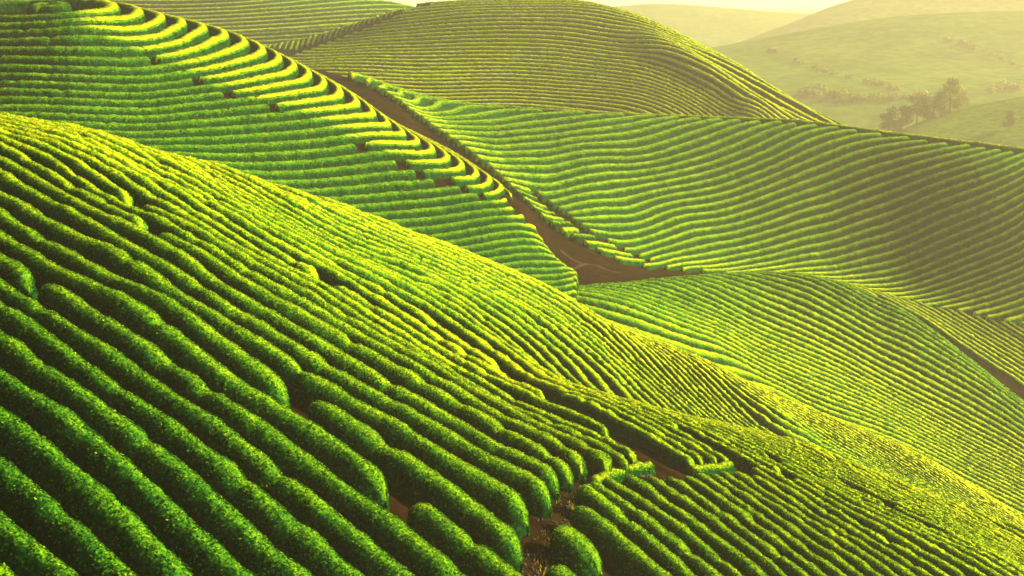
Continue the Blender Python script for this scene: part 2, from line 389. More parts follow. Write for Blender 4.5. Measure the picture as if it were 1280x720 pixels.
# boundary hedges: along the crest of the long slope, the crest of the dome and beside the dirt path
def line_hedge(hill, sheet, pts, wid=1.6, hgt=1.2):
    w = np.array([sheet.w(p) for p in pts]); d = np.r_[0, np.cumsum(np.hypot(*np.diff(w, axis=0).T))]
    s = np.arange(0, d[-1], 1.0)
    q = np.stack([pchip(d, w[:, 0], s), pchip(d, w[:, 1], s)], -1)
    ROWS.append(dict(hill=hill, sheet=sheet, field=None, lev=0, xy=q, score=1.0, vis=np.ones(len(q), bool), part=0, wid=wid, hgt=hgt))
def crest(sheet, px0, px1, step, back=0.0):
    o = []
    for px in range(px0, px1+1, step):
        i = int(round((px-PXG[0])/4)); a, b = np.searchsorted(sheet.Y, sheet.crest_rng[0]), np.searchsorted(sheet.Y, sheet.crest_rng[1])
        j = a+int(np.argmin(sheet.PY[i, a:b])); o.append((px, 0, sheet.Y[j]+back))
    return o
line_hedge('slope crest', SD, crest(SD, 452, 1400, 20, -0.5), 1.3, 1.35)
line_hedge('dome crest', SE, crest(SE, 520, 1060, 20, 0.0), 1.3, 1.2)
line_hedge('path hedge', SA, [(744,590),(767,580),(792,574),(820,569)], 0.55, 0.5)
line_hedge('path hedge', SA, [(866,578),(884,575),(902,573),(916,570)], 0.55, 0.5)
# short cross hedges on the strip behind the dome's track
for k in range(26):
    px = 330+7.0*k
    top = float(np.interp(px, [330,370,420,470,510], [55,49,35,18,8.5])); bot = top + float(np.interp(px, [330,370,440,510], [3,12,8,2]))
    ya, yb = SE.hit(px-2, bot), SE.hit(px+2, top+0.6)
    if yb-ya < 4: yb = ya+4
    n = int(yb-ya)+1
    yy = np.linspace(ya, yb, n); pp = np.linspace(px-2, px+2, n)
    q = np.stack([(pp-640)/F*yy, yy], -1)
    q = resample(q, 1.0)
    if q is not None and len(q) > 3:
        ROWS.append(dict(hill='dome strip', sheet=SE, field=None, lev=k, xy=q, score=float(len(q)/ya**2)*.5, vis=np.ones(len(q), bool), part=0, wid=1.0, hgt=0.9))
print('rows', len(ROWS), {h: sum(1 for r in ROWS if r['hill'] == h) for h in {r['hill'] for r in ROWS}}, round(time.time()-T0, 1))

if 0:
    for h in ('near',):
        for c in (0, 200, 426):
            o=[]
            for r in ROWS:
                if r['hill']!=h: continue
                px=640+F*r['xy'][:,0]/r['xy'][:,1]; 
                k=np.where(np.diff(np.sign(px-c)))[0]
                for i in k: o.append((round(float(r['sheet'].py(px[i:i+1],r['xy'][i:i+1,1])[0])),r['lev']))
            print('DBG',h,c,sorted(o))
# ------------------------------------------------------------------ materials
def new_mat(name):
    m = bpy.data.materials.new(name); m.use_nodes = True; nt = m.node_tree; nt.nodes.clear()
    return m, nt, nt.nodes.new('ShaderNodeOutputMaterial')
def N(nt, t, **kw):
    n = nt.nodes.new(t)
    for k, v in kw.items(): setattr(n, k, v)
    return n
def ramp(nt, fac, stops):
    r = N(nt, 'ShaderNodeValToRGB'); e = r.color_ramp.elements
    while len(e) < len(stops): e.new(0.5)
    for i, (p, c) in enumerate(stops): e[i].position = p; e[i].color = (*c, 1)
    nt.links.new(fac, r.inputs[0]); return r.outputs[0]
def leaf_mat(name, stops, trans=0.45, rough=0.55, spec=0.08):
    m, nt, out = new_mat(name)
    geo = N(nt, 'ShaderNodeNewGeometry')
    tc = N(nt, 'ShaderNodeNewGeometry'); nz = N(nt, 'ShaderNodeTexNoise'); nz.inputs['Scale'].default_value = 0.35; nz.inputs['Detail'].default_value = 3
    nt.links.new(tc.outputs['Position'], nz.inputs['Vector'])
    mx = N(nt, 'ShaderNodeMath', operation='MULTIPLY_ADD'); nt.links.new(nz.outputs[0], mx.inputs[0]); mx.inputs[1].default_value = 0.7; mx.inputs[2].default_value = -0.35
    ad = N(nt, 'ShaderNodeMath', operation='ADD', use_clamp=True); pm = N(nt, 'ShaderNodeMath', operation='MULTIPLY_ADD'); nt.links.new(geo.outputs['Random Per Island'], pm.inputs[0]); pm.inputs[1].default_value = 0.8; pm.inputs[2].default_value = 0.1; nt.links.new(pm.outputs[0], ad.inputs[0]); nt.links.new(mx.outputs[0], ad.inputs[1])
    nf = N(nt, 'ShaderNodeTexNoise'); nf.inputs['Scale'].default_value = 7.0; nf.inputs['Detail'].default_value = 2
    nt.links.new(tc.outputs['Position'], nf.inputs['Vector'])
    m2 = N(nt, 'ShaderNodeMath', operation='MULTIPLY_ADD'); nt.links.new(nf.outputs[0], m2.inputs[0]); m2.inputs[1].default_value = 1.3; m2.inputs[2].default_value = -0.65
    a2 = N(nt, 'ShaderNodeMath', operation='ADD', use_clamp=True); nt.links.new(ad.outputs[0], a2.inputs[0]); nt.links.new(m2.outputs[0], a2.inputs[1]); ad = a2
    col = ramp(nt, ad.outputs[0], stops)
    bs = N(nt, 'ShaderNodeBsdfPrincipled'); nt.links.new(col, bs.inputs['Base Color']); bs.inputs['Roughness'].default_value = rough; bs.inputs['Specular IOR Level'].default_value = spec
    tr = N(nt, 'ShaderNodeBsdfTranslucent')
    hs = N(nt, 'ShaderNodeHueSaturation'); hs.inputs['Saturation'].default_value = 1.1; hs.inputs['Value'].default_value = 1.3; nt.links.new(col, hs.inputs['Color']); nt.links.new(hs.outputs[0], tr.inputs['Color'])
    mix = N(nt, 'ShaderNodeMixShader'); mix.inputs[0].default_value = trans
    nt.links.new(bs.outputs[0], mix.inputs[1]); nt.links.new(tr.outputs[0], mix.inputs[2]); nt.links.new(mix.outputs[0], out.inputs[0])
    return m
def tea_mat():
    """tea foliage: dark old leaves, yellow-green fresh shoots, with sun and shade painted in ('flush')"""
    m, nt, out = new_mat('tea leaves')
    geo = N(nt, 'ShaderNodeNewGeometry'); at = N(nt, 'ShaderNodeAttribute', attribute_name='flush_light')
    nf = N(nt, 'ShaderNodeTexNoise'); nf.inputs['Scale'].default_value = 9.0; nf.inputs['Detail'].default_value = 3
    nc = N(nt, 'ShaderNodeTexNoise'); nc.inputs['Scale'].default_value = 0.6; nc.inputs['Detail'].default_value = 3
    for n in (nf, nc): nt.links.new(geo.outputs['Position'], n.inputs['Vector'])
    def lin(src, mul, add):
        n = N(nt, 'ShaderNodeMath', operation='MULTIPLY_ADD'); nt.links.new(src, n.inputs[0]); n.inputs[1].default_value = mul; n.inputs[2].default_value = add; return n.outputs[0]
    def add(p, q, clamp=False):
        n = N(nt, 'ShaderNodeMath', operation='ADD', use_clamp=clamp); nt.links.new(p, n.inputs[0]); nt.links.new(q, n.inputs[1]); return n.outputs[0]
    fine = add(lin(geo.outputs['Random Per Island'], 0.8, -0.4), lin(nf.outputs[0], 1.2, -0.6))
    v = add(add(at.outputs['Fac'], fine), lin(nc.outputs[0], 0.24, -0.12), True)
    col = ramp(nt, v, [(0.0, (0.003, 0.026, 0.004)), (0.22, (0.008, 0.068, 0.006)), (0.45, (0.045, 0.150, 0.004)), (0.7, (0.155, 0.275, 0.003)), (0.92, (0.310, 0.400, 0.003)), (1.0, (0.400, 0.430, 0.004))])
    df = N(nt, 'ShaderNodeBsdfDiffuse'); nt.links.new(col, df.inputs['Color'])
    tr = N(nt, 'ShaderNodeBsdfTranslucent'); nt.links.new(col, tr.inputs['Color'])
    mix = N(nt, 'ShaderNodeMixShader'); mix.inputs[0].default_value = 0.3
    nt.links.new(df.outputs[0], mix.inputs[1]); nt.links.new(tr.outputs[0], mix.inputs[2]); nt.links.new(mix.outputs[0], out.inputs[0])
    return m
M_TEA = tea_mat()

def ground_mat(name, c1, c2, c3, scale=0.5, bump=0.4, fine=6.0):
    m, nt, out = new_mat(name)
    geo = N(nt, 'ShaderNodeNewGeometry')
    n1 = N(nt, 'ShaderNodeTexNoise'); n1.inputs['Scale'].default_value = scale; n1.inputs['Detail'].default_value = 8; n1.inputs['Roughness'].default_value = 0.65
    n2 = N(nt, 'ShaderNodeTexNoise'); n2.inputs['Scale'].default_value = fine; n2.inputs['Detail'].default_value = 4
    nt.links.new(geo.outputs['Position'], n1.inputs['Vector']); nt.links.new(geo.outputs['Position'], n2.inputs['Vector'])
    a = ramp(nt, n1.outputs[0], [(0.35, c1), (0.55, c2), (0.7, c3)])
    mx = N(nt, 'ShaderNodeMix', data_type='RGBA', blend_type='MULTIPLY'); mx.inputs[0].default_value = 0.7
    nt.links.new(a, mx.inputs[6]); b = ramp(nt, n2.outputs[0], [(0.3, (0.45, 0.45, 0.45)), (0.7, (1.3, 1.3, 1.3))]); nt.links.new(b, mx.inputs[7])
    bs = N(nt, 'ShaderNodeBsdfDiffuse'); bs.inputs['Roughness'].default_value = 0.8
    nt.links.new(mx.outputs[2], bs.inputs['Color'])
    bp = N(nt, 'ShaderNodeBump'); bp.inputs['Strength'].default_value = bump; bp.inputs['Distance'].default_value = 0.3; nt.links.new(n1.outputs[0], bp.inputs['Height']); nt.links.new(bp.outputs[0], bs.inputs['Normal'])
    nt.links.new(bs.outputs[0], out.inputs[0])
    return m
M_SOIL = ground_mat('red brown soil', (0.010, 0.0050, 0.0015), (0.024, 0.0115, 0.003), (0.045, 0.023, 0.007))
M_FIELD = ground_mat('distant farmland', (0.05, 0.12, 0.008), (0.09, 0.17, 0.012), (0.14, 0.19, 0.02), scale=0.02, bump=0.2, fine=0.15)
M_MEADOW = ground_mat('distant grass slope', (0.07, 0.14, 0.010), (0.12, 0.20, 0.012), (0.16, 0.23, 0.016), scale=0.03, bump=0.2, fine=0.4)

# ------------------------------------------------------------------ meshes
def mesh_np(name, V, Q, mats, mi=None, smooth=False, flush_light=None):
    me = bpy.data.meshes.new(name)
    nv, nf = len(V), len(Q)
    me.vertices.add(nv); me.vertices.foreach_set('co', np.ascontiguousarray(V, np.float32).ravel())
    me.loops.add(nf*4); me.loops.foreach_set('vertex_index', np.ascontiguousarray(Q, np.int32).ravel())
    me.polygons.add(nf); me.polygons.foreach_set('loop_start', np.arange(0, nf*4, 4, dtype=np.int32)); me.polygons.foreach_set('loop_total', np.full(nf, 4, np.int32))
    if mi is not None: me.polygons.foreach_set('material_index', np.ascontiguousarray(mi, np.int32))
    if smooth is not False: me.polygons.foreach_set('use_smooth', np.full(nf, True) if smooth is True else smooth)
    for m in mats: me.materials.append(m)
    me.update(calc_edges=True)
    if flush_light is not None:
        at = me.attributes.new('flush_light', 'FLOAT', 'FACE'); at.data.foreach_set('value', np.ascontiguousarray(flush_light, np.float32))
    return me
def link(name, me, **props):
    o = bpy.data.objects.new(name, me); COL.objects.link(o)
    for k, v in props.items(): o[k] = v
    return o

WF = {'near': 0.53, 'terrace': 0.57, 'slope': 0.56, 'hollow': 0.58, 'dome': 0.6}
FR = 1910.0   # pixels per unit at render size
def hedge_arrays(r):
    sheet = r['sheet']; xy = r['xy']; dm = float(np.median(xy[:, 1]))
    pxm = dm/FR
    step = max(0.08, 1.8*pxm)
    q = resample(xy, step)
    if q is None: return None
    n = len(q)
    if n > 8:
        for _ in range(2): q[1:-1] = 0.25*q[:-2]+0.5*q[1:-1]+0.25*q[2:]
    tx = np.gradient(q[:, 0]); ty = np.gradient(q[:, 1]); tl = np.hypot(tx, ty)+1e-9; tx, ty = tx/tl, ty/tl
    lx, ly = ty, -tx
    s = np.r_[0, np.cumsum(np.hypot(*np.diff(q, axis=0).T))]; LEN = s[-1]
    if r['field'] is not None:
        k = max(1, n//60); idx = np.unique(np.r_[np.arange(0, n, k), n-1])
        sp = np.interp(np.arange(n), idx, r['field'].spacing(q[idx, 0], q[idx, 1]))
        sp = np.clip(sp, 0.55, 3.9)
        W = sp*(WF.get(r['hill'], 0.66) - (0.05*np.clip((q[:, 1]-75)/30, 0, 1) if r['hill'] == 'near' else 0)); H = np.clip(sp*0.50, 0.36, 1.35)
    else:
        W = np.full(n, r['wid']); H = np.full(n, r['hgt'])
    wob = 0.35 if r['hill'] not in ('near', 'path hedge') else 1.0
    if r['hill'] == 'hollow': W = W*np.interp(640+F*q[:, 0]/q[:, 1]*0+sheet.py(640+F*q[:, 0]/q[:, 1], q[:, 1])-np.interp(640+F*q[:, 0]/q[:, 1], [690,880,1000,1100,1200,1280], [363,348,346,376,435,502]), [20, 90], [1.0, 1.28])
    W = W*(1+wob*0.09*vnoise(q[:, 0]*0.45, q[:, 1]*0.45, q[:, 0]*0+3.3, 5)+wob*0.04*vnoise(q[:, 0]*1.7, q[:, 1]*1.7, q[:, 0]*0, 6))
    H = H*(1+wob*0.10*vnoise(q[:, 0]*0.3, q[:, 1]*0.3, q[:, 0]*0+9.1, 8))
    dn = np.zeros(n)
    for a_, b_ in r.get('dents', []):
        dn = np.maximum(dn, np.exp(-((q[:, 0]-a_)**2+(q[:, 1]-b_)**2)/0.16))
    if r['hill'] in ('near', 'terrace'):
        rd = np.random.default_rng(int(100000+r['lev']*31+len(xy))); p_ = 0.0
        while True:
            p_ += rd.exponential(7.0)+1.5
            if p_ > LEN: break
            dn = np.maximum(dn, rd.uniform(0.3, 0.9)*np.exp(-((s-p_)/0.28)**2))
    W = W*(1-0.20*dn); H = H*(1-0.17*dn)
    rr = np.maximum(W*0.42, 0.25); e = np.clip(np.minimum(s, LEN-s)/rr, 0, 1); e = np.sqrt(np.clip(1-(1-e)**2, 0.02, 1))
    NA = 1.0 if dm < 130 else 0.4
    Mr = (21 if dm < 90 else 15) if dm < 130 else (11 if dm < 260 else 9); FARH = dm > 150
    a = np.linspace(0, math.pi, Mr)
    ca, sa = np.cos(a), np.sin(a)
    off = np.sign(ca)*np.abs(ca)**0.75; hh = sa**0.62
    def surf(fi, fj):
        """hedge surface at fractional row index fi and arc fraction fj"""
        i = np.clip(fi.astype(int), 0, n-2); t = fi-i
        j = np.clip(fj.astype(int), 0, Mr-2); u = fj-j
        mixi = lambda A: A[i]*(1-t)+A[i+1]*t
        of = off[j]*(1-u)+off[j+1]*u; h = hh[j]*(1-u)+hh[j+1]*u
        w = mixi(W*e); Hh = mixi(H*(0.12+0.88*e**0.7))
        cx = mixi(q[:, 0]); cy = mixi(q[:, 1]); lxx = mixi(lx); lyy = mixi(ly)
        x = cx + lxx*w*0.5*of; y = cy + lyy*w*0.5*of
        z0 = sheet.z(x, y)
        # lumps of foliage
        nn = NA*0.10*vnoise(x*1.1, y*1.1, h*2.0+z0*0.3, 1) + NA*0.055*vnoise(x*3.1, y*3.1, h*4+z0*0.9, 2)
        z = z0 - 0.12 + (Hh+0.12)*h + nn*h*0.8
        x = x + lxx*of*nn*1.0; y = y + lyy*of*nn*1.0
        nx, ny, nz = lxx*of*0.9, lyy*of*0.9, 0.25+0.9*h
        return x, y, z, nx, ny, nz
    FI, FJ = np.meshgrid(np.arange(n, dtype=float), np.arange(Mr, dtype=float), indexing='ij')
    x, y, z, *_ = surf(FI.ravel(), FJ.ravel())
    jit = (0.022 if dm < 90 else 0.032) if dm < 130 else 0.05
    rg = np.random.default_rng(int(abs(xy[0, 0]*97+xy[0, 1]*13))+len(xy))
    V = np.stack([x, y, z], -1) + rg.normal(0, jit, (n*Mr, 3))*np.array([1, 1, 0.7])
    base = (np.arange(n-1)[:, None]*Mr + np.arange(Mr-1)[None, :]).ravel()
    Q = np.stack([base, base+1, base+Mr+1, base+Mr], -1)
    mi = np.zeros(len(Q), np.int32)
    if True:
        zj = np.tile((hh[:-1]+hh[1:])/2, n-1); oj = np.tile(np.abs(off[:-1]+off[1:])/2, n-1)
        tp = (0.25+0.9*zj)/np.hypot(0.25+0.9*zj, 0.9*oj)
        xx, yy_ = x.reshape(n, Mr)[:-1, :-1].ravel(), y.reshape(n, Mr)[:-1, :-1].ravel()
        mi = (np.clip((tp-0.74)*3.9, 0, 1)*flush_light(r, xx, yy_) + 0.10*vnoise(xx*1.5, yy_*1.5, 0*zj, 31)).astype(np.float32)  # young growth on top; darker sides also paint in the shade of the gaps
    # leaves
    Ls = max(0.08, 1.9*pxm)
    if r['field'] is not None: Ls = max(0.09, min(Ls, 0.14*float(np.median(sp))))
    visf = np.interp(s, np.linspace(0, LEN, len(r['vis'])), r['vis'].astype(float))
    area = float(((W+1.2*H)*(0.35+0.65*visf)).mean()*LEN)
    nl = int(area/(Ls*Ls)*(0.8 if FARH else 2.2)*(0.5 if dm > 100 and r['hill'] == 'near' else 1.0))
    if nl > 0:
        pr = (0.35+0.65*visf); cdf = np.cumsum(pr); cdf /= cdf[-1]
        fi = np.interp(rg.random(nl), np.r_[0, cdf], np.arange(n+1)).clip(0, n-1.01)
        fj = (rg.random(nl)*(Mr-1.02)+0.01)
        x, y, z, nx, ny, nz = surf(fi, fj)
        nr = np.stack([nx, ny, nz], -1)*1.2 + rg.normal(0, 0.38 if dm < 130 else 0.25, (nl, 3)); nr /= np.linalg.norm(nr, axis=1, keepdims=True)
        t1 = rg.normal(0, 1, (nl, 3)); t1 -= (t1*nr).sum(1, keepdims=True)*nr; t1 /= np.linalg.norm(t1, axis=1, keepdims=True)+1e-9
        t2 = np.cross(nr, t1)
        sz = Ls*rg.uniform(0.7, 1.25, nl)[:, None]
        c = np.stack([x, y, z], -1) + nr*(rg.random(nl)[:, None]*0.05*1.0 + 0.15*Ls)
        tip = nr*sz*0.18
        LV = np.stack([c-t1*sz*0.55, c+t2*sz*0.33+tip*0.3, c+t1*sz*0.55+tip, c-t2*sz*0.33+tip*0.3], 1).reshape(-1, 3)
        LQ = np.arange(nl*4).reshape(-1, 4)+len(V)
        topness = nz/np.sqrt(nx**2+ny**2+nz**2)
        lm = (np.clip((topness-0.74)*3.9, 0, 1)*flush_light(r, x, y) + rg.normal(0.04, 0.10, nl)).astype(np.float32)
        V = np.concatenate([V, LV]); Q = np.concatenate([Q, LQ]); mi = np.concatenate([mi, lm])
    # inner shell coloured likewise: young growth on top, shade painted down the sides
    return V, Q, mi

def flush_light(r, x, y):
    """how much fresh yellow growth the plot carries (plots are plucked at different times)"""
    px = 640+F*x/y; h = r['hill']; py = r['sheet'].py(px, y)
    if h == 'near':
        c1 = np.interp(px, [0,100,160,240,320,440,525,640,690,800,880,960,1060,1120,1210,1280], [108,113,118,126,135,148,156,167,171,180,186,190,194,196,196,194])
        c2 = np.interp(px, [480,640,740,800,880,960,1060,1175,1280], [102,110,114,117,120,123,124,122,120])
        return np.clip(0.33+(y-56)/90, 0.33, 0.80) + 0.4*np.exp(-((y-c1)/11)**2) + 0.4*np.exp(-((y-c2)/7)**2)*np.clip((px-450)/200, 0, 1)  # low corner darkened, ridges brightened: hill light painted into the leaf colour
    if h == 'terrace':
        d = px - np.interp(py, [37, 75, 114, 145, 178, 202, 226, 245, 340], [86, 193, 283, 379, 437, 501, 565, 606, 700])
        return np.clip(0.5+d/45, 0.5, 1.4)  # sun-facing hooks painted yellower, the shaded face greener
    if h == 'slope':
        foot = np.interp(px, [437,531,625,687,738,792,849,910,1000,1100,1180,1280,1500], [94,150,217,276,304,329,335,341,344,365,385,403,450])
        return np.clip(1.0-(foot-py)/60, 0.66, 1.0)  # sunlit foot of the slope painted yellower than the rest
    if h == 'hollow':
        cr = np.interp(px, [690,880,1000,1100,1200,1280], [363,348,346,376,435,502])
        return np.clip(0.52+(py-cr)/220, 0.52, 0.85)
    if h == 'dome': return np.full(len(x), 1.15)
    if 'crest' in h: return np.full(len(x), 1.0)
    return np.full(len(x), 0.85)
# ------------------------------------------------------------------ build hedges
for r in ROWS:
    if r['hill'] == 'path hedge' or 'crest' in r['hill']: r['score'] = 1e9
    if r['hill'] == 'near': r['score'] *= 3
ROWS.sort(key=lambda r: -r['score'])
KEEP = 300
ONES = 'zeroth first second third fourth fifth sixth seventh eighth ninth tenth eleventh twelfth thirteenth fourteenth fifteenth sixteenth seventeenth eighteenth nineteenth'.split()
TENS = ' ten twenty thirty forty fifty sixty seventy eighty ninety'.split(' ')
TENTH = ' tenth twentieth thirtieth fortieth fiftieth sixtieth seventieth eightieth ninetieth'.split(' ')
def nth(n):
    if n < 20: return ONES[n]
    return TENTH[n//10] if n % 10 == 0 else TENS[n//10]+'-'+ONES[n % 10]
GROUPS = {'near': 'tea hedges on the near slope', 'terrace': 'tea hedges on the terraced spur', 'slope': 'tea hedges on the long far slope', 'shoulder': 'tea hedges on the shoulder below the dark gully',
          'hollow': 'tea hedges in the hollow', 'dome': 'tea hedges on the domed hill', 'dome strip': 'short cross hedges beside the dome track', 'far slope': 'tea rows on the farthest field'}
def label_rows(rows):
    by = {}
    for r in rows: by.setdefault(r['hill'], {}).setdefault(r['lev'], []).append(r)
    for h, levs in by.items():
        keys = sorted(levs)
        if h == 'near': keys = keys[::-1]
        for n, lv in enumerate(keys, 1):
            segs = sorted(levs[lv], key=lambda r: float((640+F*r['xy'][:, 0]/r['xy'][:, 1]).mean()))
            for k, r in enumerate(segs, 1):
                pm = 640+F*float((r['xy'][:, 0]/r['xy'][:, 1]).mean()); ym = float(r['xy'][:, 1].mean())
                pc = '' if len(segs) == 1 else (', %s of its %s pieces' % (nth(k), ['', '', 'two', 'three', 'four', 'five', 'six', 'seven'][len(segs)]))
                short = len(r['xy'])*0.5 < 9
                if h == 'near':
                    col = 'deep green' if ym < 72 else ('mid green' if ym < 95 else 'yellow-green')
                    r['label'] = '%s%s tea hedge, %s row up the near slope%s' % ('short ' if short else '', col, nth(n), pc)
                elif h == 'terrace':
                    hook = pm > 250+0.0 and k == len(segs) and len(segs) > 1
                    r['label'] = '%s tea hedge on the terraced spur, %s row down%s' % ('yellow hooked' if hook else 'long green', nth(n), pc)
                elif h == 'slope': r['label'] = 'slanting hedge on the long slope, %s row down%s' % (nth(n), pc)
                elif h == 'shoulder': r['label'] = 'yellow tea hedge beyond the brown gully, %s row of that patch%s' % (nth(n), pc)
                elif h == 'hollow': r['label'] = 'fine lime tea hedge in the hollow, %s row below its crest%s' % (nth(n), pc)
                elif h == 'dome': r['label'] = 'hazy olive tea hedge across the domed hill, %s row down%s' % (nth(n), pc)
                elif h == 'far slope': r['label'] = 'faint tea row on the farthest green field, %s row down%s' % (nth(n), pc)
                elif h == 'dome strip': r['label'] = 'short cross hedge on the strip above the dome track, %s along it' % nth(n)
                elif h == 'slope crest': r['label'] = 'long dark hedge running along the crest of the long slope'
                elif h == 'dome crest': r['label'] = 'dark hedge lining the skyline of the domed hill'
                elif h == 'path hedge': r['label'] = 'low clipped hedge edging the dirt path, %s piece from the fork' % nth(k)
label_rows(ROWS)
mats3 = [M_TEA]
tot = 0
indiv, rest = ROWS[:KEEP], ROWS[KEEP:]
sv, sq, sm, so = [], [], [], 0
bymean = {}
for k, r in enumerate(ROWS):
    arr = hedge_arrays(r)
    if arr is None: continue
    V, Q, mi = arr; tot += len(Q)
    bymean.setdefault(r['hill'], []).append(1 if r['field'] is None else float(np.median(r['field'].spacing(r['xy'][::5, 0], r['xy'][::5, 1]))))
    if k < KEEP:
        c = V.mean(0); c[2] = V[:, 2].min()
        me = mesh_np('tea_hedge', V-c, Q, mats3, flush_light=mi)
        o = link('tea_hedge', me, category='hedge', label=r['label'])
        if r['hill'] in GROUPS: o['group'] = GROUPS[r['hill']]
        o.location = c
        r['obj'] = o
    else:
        sv.append(V); sq.append(Q+so); sm.append(mi); so += len(V)
if sv:
    me = mesh_np('tea_hedge_rows', np.concatenate(sv), np.concatenate(sq), mats3, flush_light=np.concatenate(sm))
    link('tea_hedge_rows', me, kind='stuff', category='hedges', label='thin far-off lines of clipped tea hedges on the hills')
print('faces', tot, {k: (len(v), round(min(v), 2), round(float(np.median(v)), 2), round(max(v), 2)) for k, v in bymean.items()}, round(time.time()-T0, 1))

# ------------------------------------------------------------------ terrain meshes
def terrain(sheet, name, mat, px0=-300, px1=1580, y0=None, y1=None, pst=1, yst=1):
    i0, i1 = int((px0-PXG[0])/4), int((px1-PXG[0])/4)
    I = np.arange(i0, min(i1, len(PXG)-1)+1, pst)
    J = np.arange(0, len(sheet.Y), yst)
    if y0: J = J[(sheet.Y[J] >= y0)]
    if y1: J = J[(sheet.Y[J] <= y1)]
    Yv = sheet.Y[J]; Z = sheet.Z[np.ix_(I, J)]; X = (PXG[I][:, None]-640)/F*Yv[None, :]
    Z = Z + 0.07*vnoise(X*0.5, Yv[None, :]*0.5+0*X, X*0, 21)
    V = np.stack([X, np.broadcast_to(Yv[None, :], X.shape), Z], -1).reshape(-1, 3)
    a = (np.arange(len(I)-1)[:, None]*len(J)+np.arange(len(J)-1)[None, :]).ravel()
    Q = np.stack([a, a+len(J), a+len(J)+1, a+1], -1)
    return link(name, mesh_np(name, V, Q, [mat], smooth=True), kind='structure')
terrain(SA, 'hill', M_SOIL, pst=2)
terrain(SB, 'hill', M_SOIL, px1=900, pst=2)
terrain(SV, 'hill', M_SOIL, px0=560, pst=2)
terrain(SD, 'hill', M_SOIL, px0=300, pst=2)
terrain(SE, 'hill', M_SOIL, px0=200, px1=1300, pst=2)
terrain(SF, 'hill', M_MEADOW, px1=1000, pst=2)

def far_sheet(name, lines, y0, y1, dy, mat, **k):
    s = Sheet(name, lines, y0, y1, dy, blur=(2, 1), **k)
    return s, terrain(s, 'hill', mat, pst=2)
SG0, _ = far_sheet('g0', [L((-300,500,540),(1000,330,560),(1280,300,560),(1500,280,560)), L((-300,420,600),(900,280,620),(1060,230,640),(1100,195,645),(1140,175,650),(1280,160,640),(1500,140,640)),
    L((-300,380,680),(900,250,700),(1060,205,715),(1100,176,720),(1140,156,722),(1180,142,720),(1230,129,715),(1280,120,705),(1400,105,700),(1500,98,700)), L((-300,450,800),(1100,260,820),(1500,220,800))], 530, 860, 5, M_MEADOW)
SG1, _ = far_sheet('g1', [L((-300,330,820),(800,210,860),(1500,200,860)), L((-300,250,900),(800,130,930),(960,125,930),(1100,120,930),(1280,125,930),(1500,130,930)), L((-300,160,1000),(800,92,1040),(960,84,1050),(1100,80,1050),(1280,80,1050),(1500,84,1050)),
    L((-300,140,1180),(760,86,1200),(820,72,1215),(880,61,1230),(950,48,1235),(1000,38.5,1230),(1060,28,1225),(1140,18.5,1215),(1200,15,1210),(1280,13,1205),(1500,12,1200)), L((-300,200,1400),(880,130,1420),(1500,90,1400))], 830, 1500, 10, M_FIELD)
SG2, _ = far_sheet('g2', [L((-300,180,1500),(1500,160,1500)), L((-300,80,1800),(700,70,1800),(1000,70,1800),(1500,60,1800)), L((-300,20,2100),(700,12,2100),(760,8,2100),(820,3.5,2100),(860,5,2100),(920,10,2100),(970,14,2100),(1020,17,2100),(1100,20,2100),(1500,30,2100)), L((-300,90,2400),(1500,90,2400))], 1450, 2500, 25, M_FIELD)
SG3, _ = far_sheet('g3', [L((-300,150,1350),(1500,150,1350)), L((-300,120,1480),(800,90,1480),(1000,70,1480),(1500,60,1480)), L((-300,100,1640),(800,80,1640),(900,60,1640),(960,38,1640),(1000,23,1645),(1030,10,1650),(1060,0,1655),(1120,-14,1660),(1280,-30,1660),(1500,-40,1660)), L((-300,200,1900),(1500,80,1900))], 1330, 1990, 20, M_FIELD)

# valley floor and farther country
gm = bpy.data.meshes.new('ground'); S = 9000
gm.from_pydata([(-S, -400, 0), (S, -400, 0), (S, S, 0), (-S, S, 0)], [], [(0, 1, 2, 3)]); gm.materials.append(M_FIELD)
g = link('ground', gm, kind='structure'); g.location.z = -6

